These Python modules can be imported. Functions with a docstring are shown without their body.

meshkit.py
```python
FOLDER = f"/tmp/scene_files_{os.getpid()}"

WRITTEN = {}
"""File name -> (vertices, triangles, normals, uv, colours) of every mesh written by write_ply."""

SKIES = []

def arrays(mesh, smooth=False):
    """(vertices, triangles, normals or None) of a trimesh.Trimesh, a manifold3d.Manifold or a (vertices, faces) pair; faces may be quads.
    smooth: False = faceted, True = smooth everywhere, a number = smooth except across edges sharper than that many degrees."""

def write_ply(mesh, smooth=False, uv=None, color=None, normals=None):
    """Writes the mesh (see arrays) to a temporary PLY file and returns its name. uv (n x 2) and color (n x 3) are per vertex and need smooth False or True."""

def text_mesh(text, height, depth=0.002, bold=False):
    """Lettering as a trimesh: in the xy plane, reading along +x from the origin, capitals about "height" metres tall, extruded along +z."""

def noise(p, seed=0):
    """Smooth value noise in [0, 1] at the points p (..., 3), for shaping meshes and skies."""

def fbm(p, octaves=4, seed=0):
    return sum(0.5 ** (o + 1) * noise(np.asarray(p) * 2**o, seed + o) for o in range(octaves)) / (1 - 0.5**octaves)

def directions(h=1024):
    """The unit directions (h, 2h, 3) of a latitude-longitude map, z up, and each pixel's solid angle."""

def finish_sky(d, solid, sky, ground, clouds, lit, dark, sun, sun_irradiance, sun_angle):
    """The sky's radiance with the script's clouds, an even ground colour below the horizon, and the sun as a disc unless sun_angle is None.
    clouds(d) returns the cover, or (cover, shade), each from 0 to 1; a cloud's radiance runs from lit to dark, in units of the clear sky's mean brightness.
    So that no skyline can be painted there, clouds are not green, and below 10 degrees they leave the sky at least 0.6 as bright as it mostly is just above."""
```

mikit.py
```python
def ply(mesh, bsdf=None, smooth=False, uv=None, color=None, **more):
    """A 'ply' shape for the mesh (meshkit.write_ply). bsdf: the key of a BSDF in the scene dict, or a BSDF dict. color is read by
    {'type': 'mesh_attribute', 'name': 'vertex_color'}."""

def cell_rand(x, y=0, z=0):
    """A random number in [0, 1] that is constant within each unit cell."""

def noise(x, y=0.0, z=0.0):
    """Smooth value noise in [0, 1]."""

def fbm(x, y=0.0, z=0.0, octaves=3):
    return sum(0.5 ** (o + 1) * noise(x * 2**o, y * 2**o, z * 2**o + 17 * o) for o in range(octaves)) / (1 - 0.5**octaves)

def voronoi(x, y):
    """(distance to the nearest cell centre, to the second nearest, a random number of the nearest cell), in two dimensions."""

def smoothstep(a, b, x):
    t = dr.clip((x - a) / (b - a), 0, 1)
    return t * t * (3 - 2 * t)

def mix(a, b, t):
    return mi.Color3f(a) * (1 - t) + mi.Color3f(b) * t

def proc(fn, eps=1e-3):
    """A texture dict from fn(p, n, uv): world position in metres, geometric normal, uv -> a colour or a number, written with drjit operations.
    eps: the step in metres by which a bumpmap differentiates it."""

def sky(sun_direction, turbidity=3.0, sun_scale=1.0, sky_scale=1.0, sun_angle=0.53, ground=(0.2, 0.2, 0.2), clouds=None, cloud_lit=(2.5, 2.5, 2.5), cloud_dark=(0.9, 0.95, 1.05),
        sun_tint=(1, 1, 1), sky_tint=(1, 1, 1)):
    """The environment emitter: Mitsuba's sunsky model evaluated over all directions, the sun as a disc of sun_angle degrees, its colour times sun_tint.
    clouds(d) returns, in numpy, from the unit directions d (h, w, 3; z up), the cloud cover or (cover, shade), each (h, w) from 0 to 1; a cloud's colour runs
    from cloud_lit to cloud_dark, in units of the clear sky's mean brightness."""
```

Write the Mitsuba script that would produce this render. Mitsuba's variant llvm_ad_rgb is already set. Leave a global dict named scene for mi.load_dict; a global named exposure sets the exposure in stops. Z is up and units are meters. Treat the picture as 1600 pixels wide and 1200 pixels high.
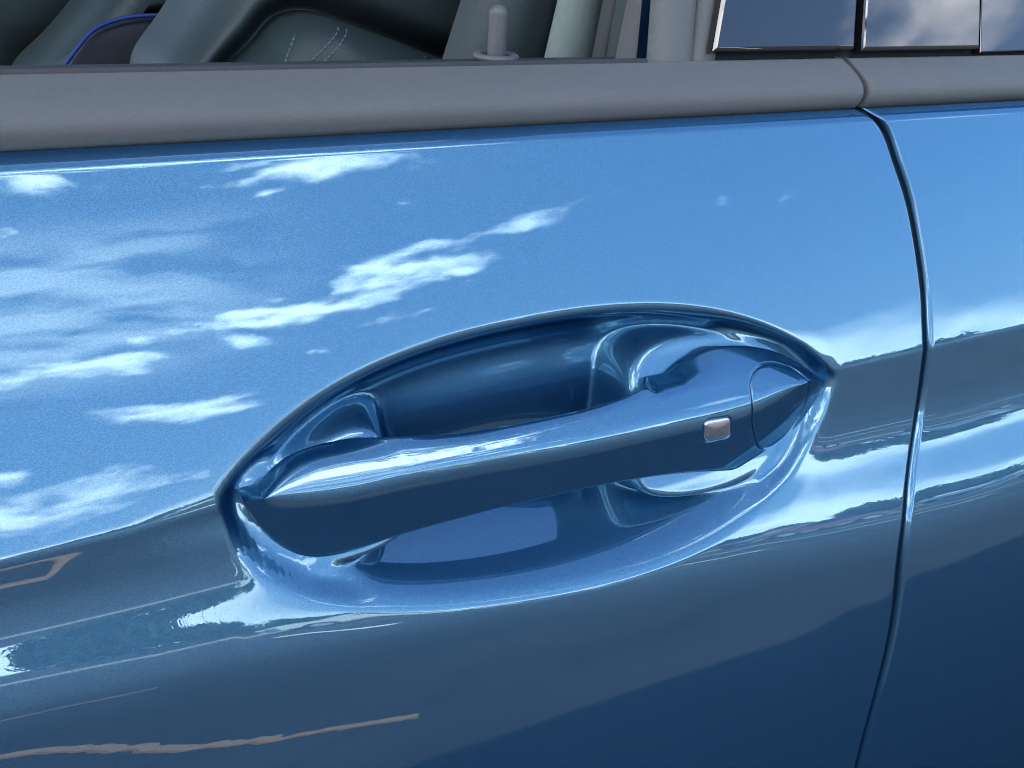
import math, random
import numpy as np
import trimesh
import mitsuba as mi
import drjit as dr
import mikit
import meshkit
from scipy.interpolate import PchipInterpolator, CubicSpline, splprep, splev
from scipy.ndimage import gaussian_filter1d
from scipy.spatial import cKDTree

rng = np.random.default_rng(7)
random.seed(7)
scene, labels = {}, {}

# ------------------------------------------------------------------ camera
HFOV, PITCH, DIST, ZC = 60.0, -29.0, 0.34, 0.95
F = 800 / math.tan(math.radians(HFOV / 2))
_X = np.array([(3600 - 800) / F, (50 - 600) / F, 1.0])      # the car's length axis vanishes there
_X /= np.linalg.norm(_X)
_a = np.array([0, -1.0, 0]); _a -= _X * (_a @ _X); _a /= np.linalg.norm(_a)
_b = np.cross(_X, _a)
_t = min(np.linspace(-1, 1, 20001), key=lambda t: abs((_a * math.cos(t) + _b * math.sin(t))[2] - math.sin(math.radians(PITCH))))
_Z = _a * math.cos(_t) + _b * math.sin(_t)
CAM = np.stack([_X, np.cross(_Z, _X), _Z])                  # world <- camera (right, down, forward)


def ray(p):
    p = np.atleast_2d(np.asarray(p, float))
    return np.stack([(p[:, 0] - 800) / F, (p[:, 1] - 600) / F, np.ones(len(p))], 1) @ CAM.T


_r = ray((800, 694))[0]
EYE = np.array([0, 0, ZC]) - _r / np.linalg.norm(_r) * DIST
_f, _u = CAM[:, 2], -CAM[:, 1]
scene['camera'] = {'type': 'perspective', 'fov': HFOV, 'fov_axis': 'x', 'near_clip': 0.02, 'far_clip': 3000.0,
                   'to_world': mi.ScalarTransform4f().look_at(origin=EYE.tolist(), target=(EYE + _f).tolist(), up=_u.tolist())}

# ------------------------------------------------------------------ sky and sun
exposure = 3.7


def clouds(d):
    """Broken cirrus over a blue sky, a hazy bank low down, and the larger streaks that stand to this side of the car.
    az 0 is straight out from the doors, positive to the car's rear."""
    x, y, z = d[..., 0], d[..., 1], d[..., 2]
    el = np.degrees(np.arcsin(np.clip(z, -1, 1)))
    az = np.degrees(np.arctan2(x, -y))
    ss = lambda a, b, v: (lambda t: t * t * (3 - 2 * t))(np.clip((v - a) / (b - a), 0, 1))
    q = np.stack([x / (z + 0.2), y / (z + 0.2), 0 * z], -1)
    wisp = meshkit.fbm(q * [1.6, 4.0, 1] + [3.1, 7.7, 0], 6, 3)
    big = meshkit.fbm(q * 0.9 + [9.2, 1.3, 0], 3, 11)
    cover = 0.8 * ss(0.56, 0.70, wisp * 0.55 + big * 0.45) * ss(70, 100, np.abs(az - 22))
    # fibrous noise, drawn out along the streaks' own direction
    u, v = az * 0.9 - el * 0.15, el + az * 0.12
    warp = meshkit.fbm(np.stack([u * 0.10, v * 0.22, 0 * u], -1), 4, 31) - 0.5
    fib = meshkit.fbm(np.stack([u * 0.15, v * 0.95 + warp * 4, 0 * u + 5], -1), 6, 41)
    det = meshkit.fbm(np.stack([u * 0.5, v * 1.6 + warp * 3, 0 * u + 9], -1), 5, 51)
    cum = meshkit.fbm(np.stack([az * 0.16, el * 0.26, 0 * az + 7], -1), 5, 61)
    for a0, e0, sa, se, sl, dens, soft, kind in STREAKS:
        da, de = az - a0, el - e0 - sl * (az - a0) + warp * 2.5
        m = np.exp(-np.abs(da / sa) ** 2.6 - np.abs(de / se) ** 2.2)
        cover = np.maximum(cover, dens * ss(0.0, soft, m - 0.55 + ((fib - 0.5) * 1.5 + (det - 0.5) * 0.9 if kind else (cum - 0.5) * 1.6)))
    veil = 0.34 * np.exp(-(((az + 6) / 17) ** 4) - ((el - 26) / 5.5) ** 4) * ss(0.3, 0.75, fib + 0.1)
    cover = np.maximum(cover, veil)
    bank = meshkit.fbm(np.stack([az * 0.07, el * 0.16, 0 * az], -1), 5, 5)
    cover = np.maximum(cover, (0.55 + 0.4 * ss(0.40, 0.58, bank)) * ss(2.5, -1.5, el - 9.5 * bank))
    low = 0.42 * ss(16, 8, el)
    shade = 0.55 * ss(0.46, 0.66, meshkit.fbm(np.stack([az * 0.13, el * 0.2, 0 * az + 3], -1), 4, 21)) * ss(8, 22, np.abs(el - 40)) * ss(40, 50, np.abs(az))
    return np.clip(cover, 0, 1), np.maximum(shade, low)


# az, el, half-width, half-height, slope, density, softness
STREAKS = [(19, 33.6, 9, 1.9, -0.05, 0.95, 0.7, 1), (-3, 36.6, 8, 2.2, 0.04, 0.95, 0.7, 1), (8, 49, 38, 10.5, 0.0, 1.0, 0.4, 1), (8, 62, 44, 4.0, 0.05, 0.7, 0.8, 1),
           (21, 23.2, 9, 2.0, 0.04, 0.95, 0.75, 1), (12, 22.6, 8, 2.0, 0.06, 0.95, 0.7, 1), (0, 21.6, 9, 1.5, 0.05, 0.85, 0.8, 1), (27, 25.0, 7, 0.9, -0.05, 0.8, 0.8, 1),
           (20, 20.2, 3.5, 0.7, -0.12, 0.8, 0.5, 1), (5, 16.0, 5.5, 1.1, -0.10, 0.8, 0.7, 1), (-3, 11.5, 10, 2.8, -0.12, 0.9, 0.8, 1),
           (58.5, 25, 8.5, 5.0, -0.1, 0.95, 1.1, 0), (72, 21.5, 8, 4.0, -0.1, 0.8, 1.0, 0), (-55, 26, 30, 22, 0.1, 0.95, 0.6, 0)]

scene['sky'] = mikit.sky((0.1, 1.0, 1.25), turbidity=3, clouds=clouds, cloud_lit=(7.5, 7.5, 7.5), cloud_dark=(2.6, 2.65, 2.75), ground=(0.1, 0.1, 0.1))


# ------------------------------------------------------------------ helpers
def smooth01(a, b, x):
    t = np.clip((x - a) / (b - a), 0, 1)
    return t * t * (3 - 2 * t)


def on_y(p, y):
    """The point of the pixel's ray at depth y (a number or one per pixel)."""
    r = ray(p)
    t = (np.broadcast_to(y, len(r)) - EYE[1]) / r[:, 1]
    return EYE + r * t[:, None]


def on(p, fn, n=25):
    """The point where the pixel's ray meets the sheet y = fn(x, z)."""
    r = ray(p)
    t = -EYE[1] / r[:, 1]
    for _ in range(n):
        q = EYE + r * t[:, None]
        t = t + 0.8 * (fn(q[:, 0], q[:, 2]) - q[:, 1]) / r[:, 1]
    return EYE + r * t[:, None]


def grid(P, close_u=False, close_v=False, flip=False):
    """P (nu, nv, 3) -> (vertices, faces)."""
    nu, nv = P.shape[:2]
    i = np.arange(nu * nv).reshape(nu, nv)
    if close_u: i = np.vstack([i, i[:1]])
    if close_v: i = np.hstack([i, i[:, :1]])
    a, b, c, d = i[:-1, :-1].ravel(), i[1:, :-1].ravel(), i[1:, 1:].ravel(), i[:-1, 1:].ravel()
    f = np.vstack([np.stack([a, b, c], 1), np.stack([a, c, d], 1)])
    return P.reshape(-1, 3), (f[:, ::-1] if flip else f)


def tm(vf):
    return trimesh.Trimesh(vf[0], vf[1], process=False)


def join(*ms):
    return trimesh.util.concatenate([m if isinstance(m, trimesh.Trimesh) else tm(m) for m in ms])


def put(key, mesh, bsdf, smooth=True, label=None, **kw):
    scene[key] = mikit.ply(mesh, bsdf, smooth=smooth, **kw)
    if label: labels[key] = {'label': label}


def outline(pts, n=240, s=0.0, closed=True):
    """A smooth closed curve through 2-D points, n samples."""
    p = np.asarray(pts, float)
    if closed: p = np.vstack([p, p[:1]])
    tck, _ = splprep(p.T, s=s, per=closed, k=min(3, len(p) - 1))
    return np.array(splev(np.linspace(0, 1, n, endpoint=not closed), tck)).T


def polyline_distance(curve, pts):
    """Distance to an open 2-D polyline, positive to its right, with its end tangents carried on."""
    c = np.asarray(curve)
    a, b = c[0] - c[1], c[-1] - c[-2]
    c = np.vstack([c[0] + a / np.linalg.norm(a) * 0.3, c, c[-1] + b / np.linalg.norm(b) * 0.3])
    s = np.r_[0, np.cumsum(np.linalg.norm(np.diff(c, axis=0), axis=1))]
    u = np.unique(np.r_[s, np.linspace(0, s[-1], 4000)])
    c = np.stack([np.interp(u, s, c[:, 0]), np.interp(u, s, c[:, 1])], 1)
    _, k = cKDTree(c).query(pts)
    best, sign = np.full(len(pts), 1e9), np.ones(len(pts))
    for o in (-1, 0):
        i = np.clip(k + o, 0, len(c) - 2)
        e = c[i + 1] - c[i]
        w = pts - c[i]
        t = np.clip((w * e).sum(1) / (e * e).sum(1), 0, 1)
        dv = w - e * t[:, None]
        dist = np.linalg.norm(dv, axis=1)
        cr = e[:, 0] * w[:, 1] - e[:, 1] * w[:, 0]
        m = dist < best
        best = np.where(m, dist, best)
        sign = np.where(m, np.where(cr < 0, 1.0, -1.0), sign)
    return best * sign


def closed_distance(curve, pts):
    """Signed distance to a closed 2-D curve, positive inside."""
    from matplotlib.path import Path
    c = np.vstack([curve, curve[:1]])
    s = np.r_[0, np.cumsum(np.linalg.norm(np.diff(c, axis=0), axis=1))]
    u = np.linspace(0, s[-1], 6000)
    dense = np.stack([np.interp(u, s, c[:, 0]), np.interp(u, s, c[:, 1])], 1)
    d, _ = cKDTree(dense).query(pts)
    return np.where(Path(curve).contains_points(pts), d, -d)


try:
    import matplotlib  # noqa
except ImportError:
    def closed_distance(curve, pts):
        import shapely
        c = np.vstack([curve, curve[:1]])
        s = np.r_[0, np.cumsum(np.linalg.norm(np.diff(c, axis=0), axis=1))]
        u = np.linspace(0, s[-1], 6000)
        dense = np.stack([np.interp(u, s, c[:, 0]), np.interp(u, s, c[:, 1])], 1)
        d, _ = cKDTree(dense).query(pts)
        return np.where(shapely.contains_xy(shapely.Polygon(curve), pts[:, 0], pts[:, 1]), d, -d)


# ------------------------------------------------------------------ materials
def two(b):
    return {'type': 'twosided', 'bsdf': b}


def flake(p, n, uv):
    v = mikit.cell_rand(p.x * 2600, p.y * 2600, p.z * 2600)
    return mi.Color3f(0.115, 0.265, 0.365) * (0.8 + 0.4 * v)


scene['paint'] = two({'type': 'blendbsdf', 'weight': 0.68,
                      'bsdf_0': {'type': 'roughconductor', 'material': 'none', 'alpha': 0.23, 'distribution': 'beckmann',
                                 'specular_reflectance': mikit.proc(flake)},
                      'bsdf_1': {'type': 'plastic', 'int_ior': 2.3, 'diffuse_reflectance': {'type': 'rgb', 'value': [0.004, 0.03, 0.08]}}})


def P_(rgb, rough=0.5, spec=0.5, metal=0.0, **k):
    return two({'type': 'principled', 'base_color': rgb if isinstance(rgb, dict) else {'type': 'rgb', 'value': list(rgb)},
                'roughness': rough, 'specular': spec, 'metallic': metal, **k})


def grained(p, n, uv):
    g = mikit.noise(p.x * 1500, p.y * 1500, p.z * 1500) * 0.10 + mikit.fbm(p.x * 40, p.y * 90, p.z * 90) * 0.08
    return mi.Color3f(0.102, 0.106, 0.104) * (0.86 + g)


scene['trim_plastic'] = P_(mikit.proc(grained), 0.55, 0.24)
scene['rubber'] = P_((0.02, 0.021, 0.022), 0.5, 0.4)
scene['gap_black'] = P_((0.008, 0.01, 0.01), 0.7, 0.2)
scene['gloss_black'] = two({'type': 'plastic', 'int_ior': 1.9, 'diffuse_reflectance': {'type': 'rgb', 'value': [0.008, 0.008, 0.009]}})
scene['button_metal'] = P_((0.82, 0.83, 0.84), 0.3, 0.5, 1.0)
scene['pin_metal'] = P_((0.085, 0.087, 0.09), 0.42, 0.4, 0.0)
scene['leather'] = P_((0.019, 0.030, 0.031), 0.5, 0.4)
scene['leather_dark'] = P_((0.012, 0.016, 0.022), 0.6, 0.3)
scene['stitch'] = P_((0.10, 0.15, 0.175), 0.7, 0.2)
scene['piping_blue'] = P_((0.012, 0.035, 0.17), 0.5, 0.3)
scene['pillar_lining'] = P_((0.19, 0.225, 0.20), 0.7, 0.3)
scene['lining_dark'] = P_((0.05, 0.055, 0.055), 0.7, 0.3)
def tarmac(p, n, uv):
    patch = mikit.smoothstep(0.48, 0.56, mikit.fbm(p.x * 0.35 + 3, p.y * 0.8, 0.0, 4))
    worn = mikit.fbm(p.x * 2.2, p.y * 5.0, 1.0, 4)
    crack = mikit.smoothstep(0.06, 0.0, mikit.voronoi(p.x * 0.45 + worn * 0.8, p.y * 0.6)[1] - mikit.voronoi(p.x * 0.45 + worn * 0.8, p.y * 0.6)[0])
    return mi.Color3f(0.0235, 0.025, 0.028) * (0.7 + 0.55 * worn + 0.35 * patch - 0.35 * crack)


scene['asphalt'] = P_(mikit.proc(tarmac), 0.9, 0.2)
scene['concrete'] = P_((0.20, 0.20, 0.19), 0.9, 0.2)
scene['white_car'] = two({'type': 'plastic', 'int_ior': 1.7, 'diffuse_reflectance': {'type': 'rgb', 'value': [0.62, 0.62, 0.6]}})
scene['grey_car'] = two({'type': 'plastic', 'int_ior': 1.9, 'diffuse_reflectance': {'type': 'rgb', 'value': [0.07, 0.075, 0.08]}})
scene['red_car'] = two({'type': 'plastic', 'int_ior': 1.7, 'diffuse_reflectance': {'type': 'rgb', 'value': [0.10, 0.02, 0.02]}})
scene['tyre'] = P_((0.02, 0.02, 0.02), 0.9, 0.2)
scene['red_lens'] = P_((0.4, 0.02, 0.02), 0.3, 0.5)
scene['line_paint'] = P_((0.25, 0.15, 0.09), 0.8, 0.2)
scene['leaves'] = P_((0.035, 0.052, 0.034), 0.8, 0.2)
scene['bark'] = P_((0.12, 0.09, 0.06), 0.9, 0.2)

# ------------------------------------------------------------------ the door's outer sheet
ZLOW = 0.42


def tilt(x, s):
    """How far the sheet leans back, in degrees, at s metres above the crease."""
    up = 22.0 - 3 * np.clip(x, -0.4, 0.5) + 35 * np.clip(s, 0, 0.2)
    q = -s
    q0 = np.clip(0.036 + 0.07 * (x + 0.13), 0.03, 0.064)
    w = np.clip(0.017 + 0.03 * (x + 0.13), 0.015, 0.026)
    low = 7.0 + (17.8 + 18 * np.clip(x, -0.18, 0.22)) * np.exp(-np.abs((q - q0) / w) ** 2.4) + 1.5 * np.clip((q - 0.03) / 0.05, 0, 1) - 45 * np.clip(q - 0.09, 0, 0.2)
    return up, low


_S = np.r_[np.linspace(-0.6, -0.16, 60)[:-1], np.linspace(-0.16, 0.2, 721)]
_XG = np.r_[np.linspace(-1.2, -0.3, 8)[:-1], np.linspace(-0.3, 0.4, 36), np.linspace(0.4, 1.2, 8)[1:]]
ZSH = None


def profile_table(round_mm, shoulder=None):
    T = np.zeros((len(_XG), len(_S)))
    for i, x in enumerate(_XG):
        up, low = tilt(x, _S)
        k = 0.5 + 0.5 * np.tanh(_S / (round_mm / 1000 / 2.2))
        t = low + (up - low) * k
        if shoulder is not None:
            t = t + (66 - t) * smooth01(shoulder - 0.0008, shoulder + 0.0020, _S)
        T[i] = np.tan(np.radians(t))
    Y = np.concatenate([np.zeros((len(_XG), 1)), np.cumsum((T[:, 1:] + T[:, :-1]) / 2 * np.diff(_S), axis=1)], 1)
    i0 = np.argmin(abs(_S))
    return Y - Y[:, i0:i0 + 1]


from scipy.interpolate import RectBivariateSpline


def sheet(tab):
    sp = RectBivariateSpline(_XG, _S, tab, kx=3, ky=3)
    return lambda x, z: sp.ev(np.clip(x, -1.2, 1.2), np.clip(np.asarray(z) - ZC, -0.6, 0.2))


Y0 = sheet(profile_table(2.6))
ZSH = float(np.mean(on([(100, 257), (700, 226), (1300, 186)], Y0)[:, 2])) - 0.0012
Y1 = sheet(profile_table(2.6, ZSH - ZC))
_ts, _th = profile_table(26.0, ZSH - ZC), profile_table(2.6, ZSH - ZC)
_k = np.argmin(abs(_S - 0.07))
Y1s = sheet(_ts - _ts[:, _k:_k + 1] + _th[:, _k:_k + 1])
ZTOP = ZSH + 0.0040

# ---- the bowl behind the handle
TOP = [(337, 803), (341, 780), (352, 752), (385, 706), (440, 652), (500, 609), (560, 575), (640, 540), (720, 514), (800, 495), (900, 480), (980, 473),
       (1060, 472), (1130, 482), (1190, 503), (1240, 532), (1280, 562), (1307, 588)]
BOT = [(1307, 588), (1297, 622), (1275, 672), (1242, 732), (1202, 784), (1150, 828), (1080, 868), (1000, 900), (900, 930), (800, 947), (720, 954), (640, 955),
       (560, 948), (490, 932), (430, 908), (380, 874), (350, 838), (337, 803)]


def arc(px):
    q = on(px, Y0)[:, [0, 2]]
    tck, _ = splprep(q.T, s=len(q) * 0.0005 ** 2)
    return np.array(splev(np.linspace(0, 1, 500), tck)).T


TOPC, BOTC = arc(TOP), arc(BOT)


def bowl_phi(pts):
    d1, d2 = polyline_distance(TOPC, pts), polyline_distance(BOTC, pts)
    return d1 + d2 - np.sqrt(d1 * d1 + d2 * d2 + 1e-8)


_ph = np.linspace(0, 0.06, 1201)
_sl = 2.3 * smooth01(0.0, 0.0088, _ph) * (1 - 0.95 * smooth01(0.0095, 0.029, _ph))
_dp = np.r_[0, np.cumsum((_sl[1:] + _sl[:-1]) / 2 * np.diff(_ph))]

# ---- the handle's lines, in the picture, brought to their own depths
def xz_line(px, y):
    q = on_y(px, y)
    return q[:, 0], q[:, 2]


XL = on_y((381, 784), 0.004)[0, 0]
XR = on_y((1284, 598), 0.004)[0, 0]


def y_ridge(x):
    u = np.clip((x - XL) / (XR - XL), 0, 1)
    return 0.003 - 0.0145 * np.sin(np.pi * np.clip(u, 0.0, 1)) ** 0.75


PAD_L, PAD_R = 0.0150, 0.0135     # depth the feet of the handle reach to


def seat_y(x, z):
    """The two seats in the bowl: shallow below the crease, deeper above it."""
    return Y1s(x, z) + 0.0118 + np.clip(0.16 * (np.asarray(z) - ZC), -0.0062, 0.0022)

X_FL = on_y((603, 678), 0.01)[0, 0]
X_FR = on_y((1006, 606), 0.012)[0, 0]


def y_back(x):
    mid = y_ridge(x) + 0.013
    k = np.maximum(1 - smooth01(X_FL - 0.022, X_FL + 0.004, x), smooth01(X_FR - 0.004, X_FR + 0.004, x))
    return mid * (1 - k) + (np.where(np.asarray(x) < 0.03, PAD_L, PAD_R) + 0.003) * k


def curve_z(px, yfn, xs, sm=6):
    x = None
    y = 0.0
    for _ in range(12):
        q = on_y(px, y)
        y = yfn(q[:, 0])
    o = np.argsort(q[:, 0])
    return PchipInterpolator(q[o, 0], q[o, 2], extrapolate=True)(xs)


# stations along the handle: fine where the cap and the button sit
_w = np.linspace(XL, XR, 4001)
X_CAP = on_y([(1090, 640), (1284, 600)], 0.0)[:, 0]
_dens = 1 / np.where(_w > X_CAP[0], 0.00022, 0.0006)
_dens = _dens + 1.2 / np.maximum(np.minimum(_w - XL, XR - _w), 0.00015)
_cum = np.r_[0, np.cumsum((_dens[1:] + _dens[:-1]) / 2 * np.diff(_w))]
NS = int(_cum[-1])
XS = np.interp(np.linspace(0, _cum[-1], NS), _cum, _w)

RIDGE = [(381, 784), (392, 781), (420, 779), (465, 775), (540, 765), (640, 744), (750, 723), (900, 697), (1000, 676), (1100, 655), (1140, 646), (1174, 636), (1220, 616), (1264, 595), (1284, 597)]
TOPE = [(381, 783), (386, 772), (396, 762), (420, 746), (450, 729), (490, 716), (540, 707), (600, 699), (700, 683), (800, 665), (900, 646), (1000, 622), (1080, 602), (1130, 592), (1172, 586), (1215, 585), (1256, 588), (1284, 596)]
BOTE = [(381, 785), (388, 800), (400, 818), (424, 845), (446, 862), (469, 873), (495, 877), (525, 872), (562, 862), (619, 842), (712, 815), (800, 792), (900, 769), (992, 752), (1060, 743), (1110, 740), (1161, 736), (1199, 720), (1229, 693), (1255, 652), (1272, 620), (1284, 599)]
BACKT = [(381, 783), (386, 766), (396, 750), (430, 727), (480, 702), (525, 684), (562, 679), (602, 677), (675, 676), (750, 668), (825, 655), (900, 640), (960, 622), (1000, 607), (1009, 600), (1020, 590), (1050, 570), (1085, 549), (1110, 538), (1150, 535), (1200, 542), (1240, 559), (1270, 580), (1284, 595)]

zr = curve_z(RIDGE, y_ridge, XS)
zt = curve_z(TOPE, lambda x: y_ridge(x) + 0.009, XS)
zb = curve_z(BOTE, lambda x: y_ridge(x) + 0.003, XS)
BACK_MID = [(480, 697), (525, 686), (562, 680)] + [p for p in BACKT if 600 < p[0] <= 1009]
BACK_L = [p for p in BACKT if p[0] < 603] + [(640, 678)]
BACK_R = [(1000, 618), (1012, 606), (1024, 593)] + [p for p in BACKT if p[0] > 1025]


def foot_k(x):
    return 1 - smooth01(X_FL - 0.022, X_FL + 0.004, x), smooth01(X_FR - 0.004, X_FR + 0.004, x)


zk = curve_z(BACK_MID, lambda x: y_ridge(x) + 0.013, XS)
_kl, _kr = foot_k(XS)
zk = zk * (1 - _kl) + _kl * curve_z(BACK_L, lambda x: PAD_L + 0.003 + 0 * x, XS)
zk = zk * (1 - _kr) + _kr * curve_z(BACK_R, lambda x: PAD_R + 0.003 + 0 * x, XS)
_tip = np.minimum((XS - XL), (XR - XS))


def soft(z, sig=0.004):
    """Smooth along the handle, evenly in metres, leaving the tips alone."""
    u = np.linspace(XL, XR, 1200)
    du = u[1] - u[0]
    zz = gaussian_filter1d(np.interp(u, XS, z), sig / du, mode='nearest')
    k = smooth01(0.004, 0.016, _tip)
    return z * (1 - k) + np.interp(XS, u, zz) * k


zr, zt, zb = soft(zr), soft(zt), soft(zb)
zk = soft(zk, 0.0035)
zr = np.clip(zr, zb + 1e-5, None)
zt = np.maximum(zt, zr + 1e-5)
zk = np.maximum(zk, zt - 0.002)
yr = y_ridge(XS)
yb = y_back(XS)
y1 = yr + (zr - zb) * math.tan(math.radians(5.5))
y3 = yr + (zt - zr) * math.tan(math.radians(43))
COR = np.stack([np.stack([yb, zb + np.minimum(0.004, (zr - zb) * .3)], 1), np.stack([y1, zb], 1), np.stack([yr, zr], 1), np.stack([y3, zt], 1), np.stack([yb, zk], 1)], 1)   # (NS, 5, 2)
RAD = [0.003, 0.0028, 0.0068, 0.0045, 0.003]
NF = [6, 16, 22, 22, 8]
NL = [14, 110, 110, 60, 6]


def section(COR):
    n = COR.shape[1]
    A, B = [], []
    for i in range(n):
        p, a, b = COR[:, i], COR[:, i - 1], COR[:, (i + 1) % n]
        for q, out in ((a, A), (b, B)):
            v = q - p
            L = np.linalg.norm(v, axis=1, keepdims=True)
            out.append(p + v / np.maximum(L, 1e-9) * np.minimum(RAD[i], 0.42 * L))
    cols = []
    for i in range(n):
        p = COR[:, i]
        for t in np.linspace(0, 1, NF[i]):
            cols.append(A[i] * (1 - t) ** 2 + 2 * p * t * (1 - t) + B[i] * t * t)
        j = (i + 1) % n
        for t in np.linspace(0, 1, NL[i] + 2)[1:-1]:
            cols.append(B[i] * (1 - t) + A[j] * t)
    return np.stack(cols, 1)


SEC = section(COR)                                  # (NS, NV, 2)
HV = np.concatenate([np.repeat(XS[:, None, None], SEC.shape[1], 1), SEC], 2)
# the front of the handle as a sheet y(x, z), for the cap, the button and the seats
_i0, _i1 = NF[0] + NL[0], sum(NF[:4]) + sum(NL[:4])
from scipy.interpolate import LinearNDInterpolator
_fr = HV[:, _i0:_i1][XS > X_CAP[0] - 0.01]
front = LinearNDInterpolator(_fr.reshape(-1, 3)[:, [0, 2]], _fr.reshape(-1, 3)[:, 1])


def front_f(x, z):
    v = front(np.stack([x, z], -1))
    return np.where(np.isnan(v), 0.0, v)


CAP_PX = [(1172, 600), (1173, 588), (1181, 575), (1194, 568.5), (1208, 567), (1226, 570), (1245, 579), (1258, 589), (1265, 601), (1263, 617), (1256, 637), (1245, 658), (1230, 679), (1215, 694), (1201, 701), (1190, 702), (1182, 695), (1178, 680), (1175.5, 650), (1173, 622)]
CAPC = outline(on(CAP_PX, front_f)[:, [0, 2]], 420, s=len(CAP_PX) * 0.0002 ** 2)


def rounded_quad(q, r, n=10):
    q = np.asarray(q, float)
    out = []
    for i in range(4):
        p, a, b = q[i], q[i - 1], q[(i + 1) % 4]
        A, B = p + (a - p) / np.linalg.norm(a - p) * r, p + (b - p) / np.linalg.norm(b - p) * r
        for t in np.linspace(0, 1, n):
            out.append(A * (1 - t) ** 2 + 2 * p * t * (1 - t) + B * t * t)
    return np.array(out)


BTN_PX = rounded_quad([(1100, 657.5), (1143, 650.5), (1142, 683), (1099.5, 692)], 10)
BTNC = on(BTN_PX, front_f)[:, [0, 2]]

# sink the two pockets, round their edges
flat = HV.reshape(-1, 3)
sel = np.zeros(HV.shape[:2], bool)
sel[:, _i0:_i1] = True
sel &= (HV[..., 0] > X_CAP[0] - 0.004)
k = np.nonzero(sel.ravel())[0]
for curve, depth in ((CAPC, 0.0011), (BTNC, 0.0009)):
    d = closed_distance(curve, flat[k][:, [0, 2]])
    r = 0.00055
    edge = np.where(d > -r, 1 - np.sqrt(np.clip(1 - ((np.clip(d, -r, 0) + r) / r) ** 2, 0, 1)), 0) * r
    flat[k, 1] += edge + (depth - r) * smooth01(0, 0.00022, d)
HV = flat.reshape(HV.shape)
handle_mesh = join(grid(HV, close_v=True, flip=True))


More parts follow.
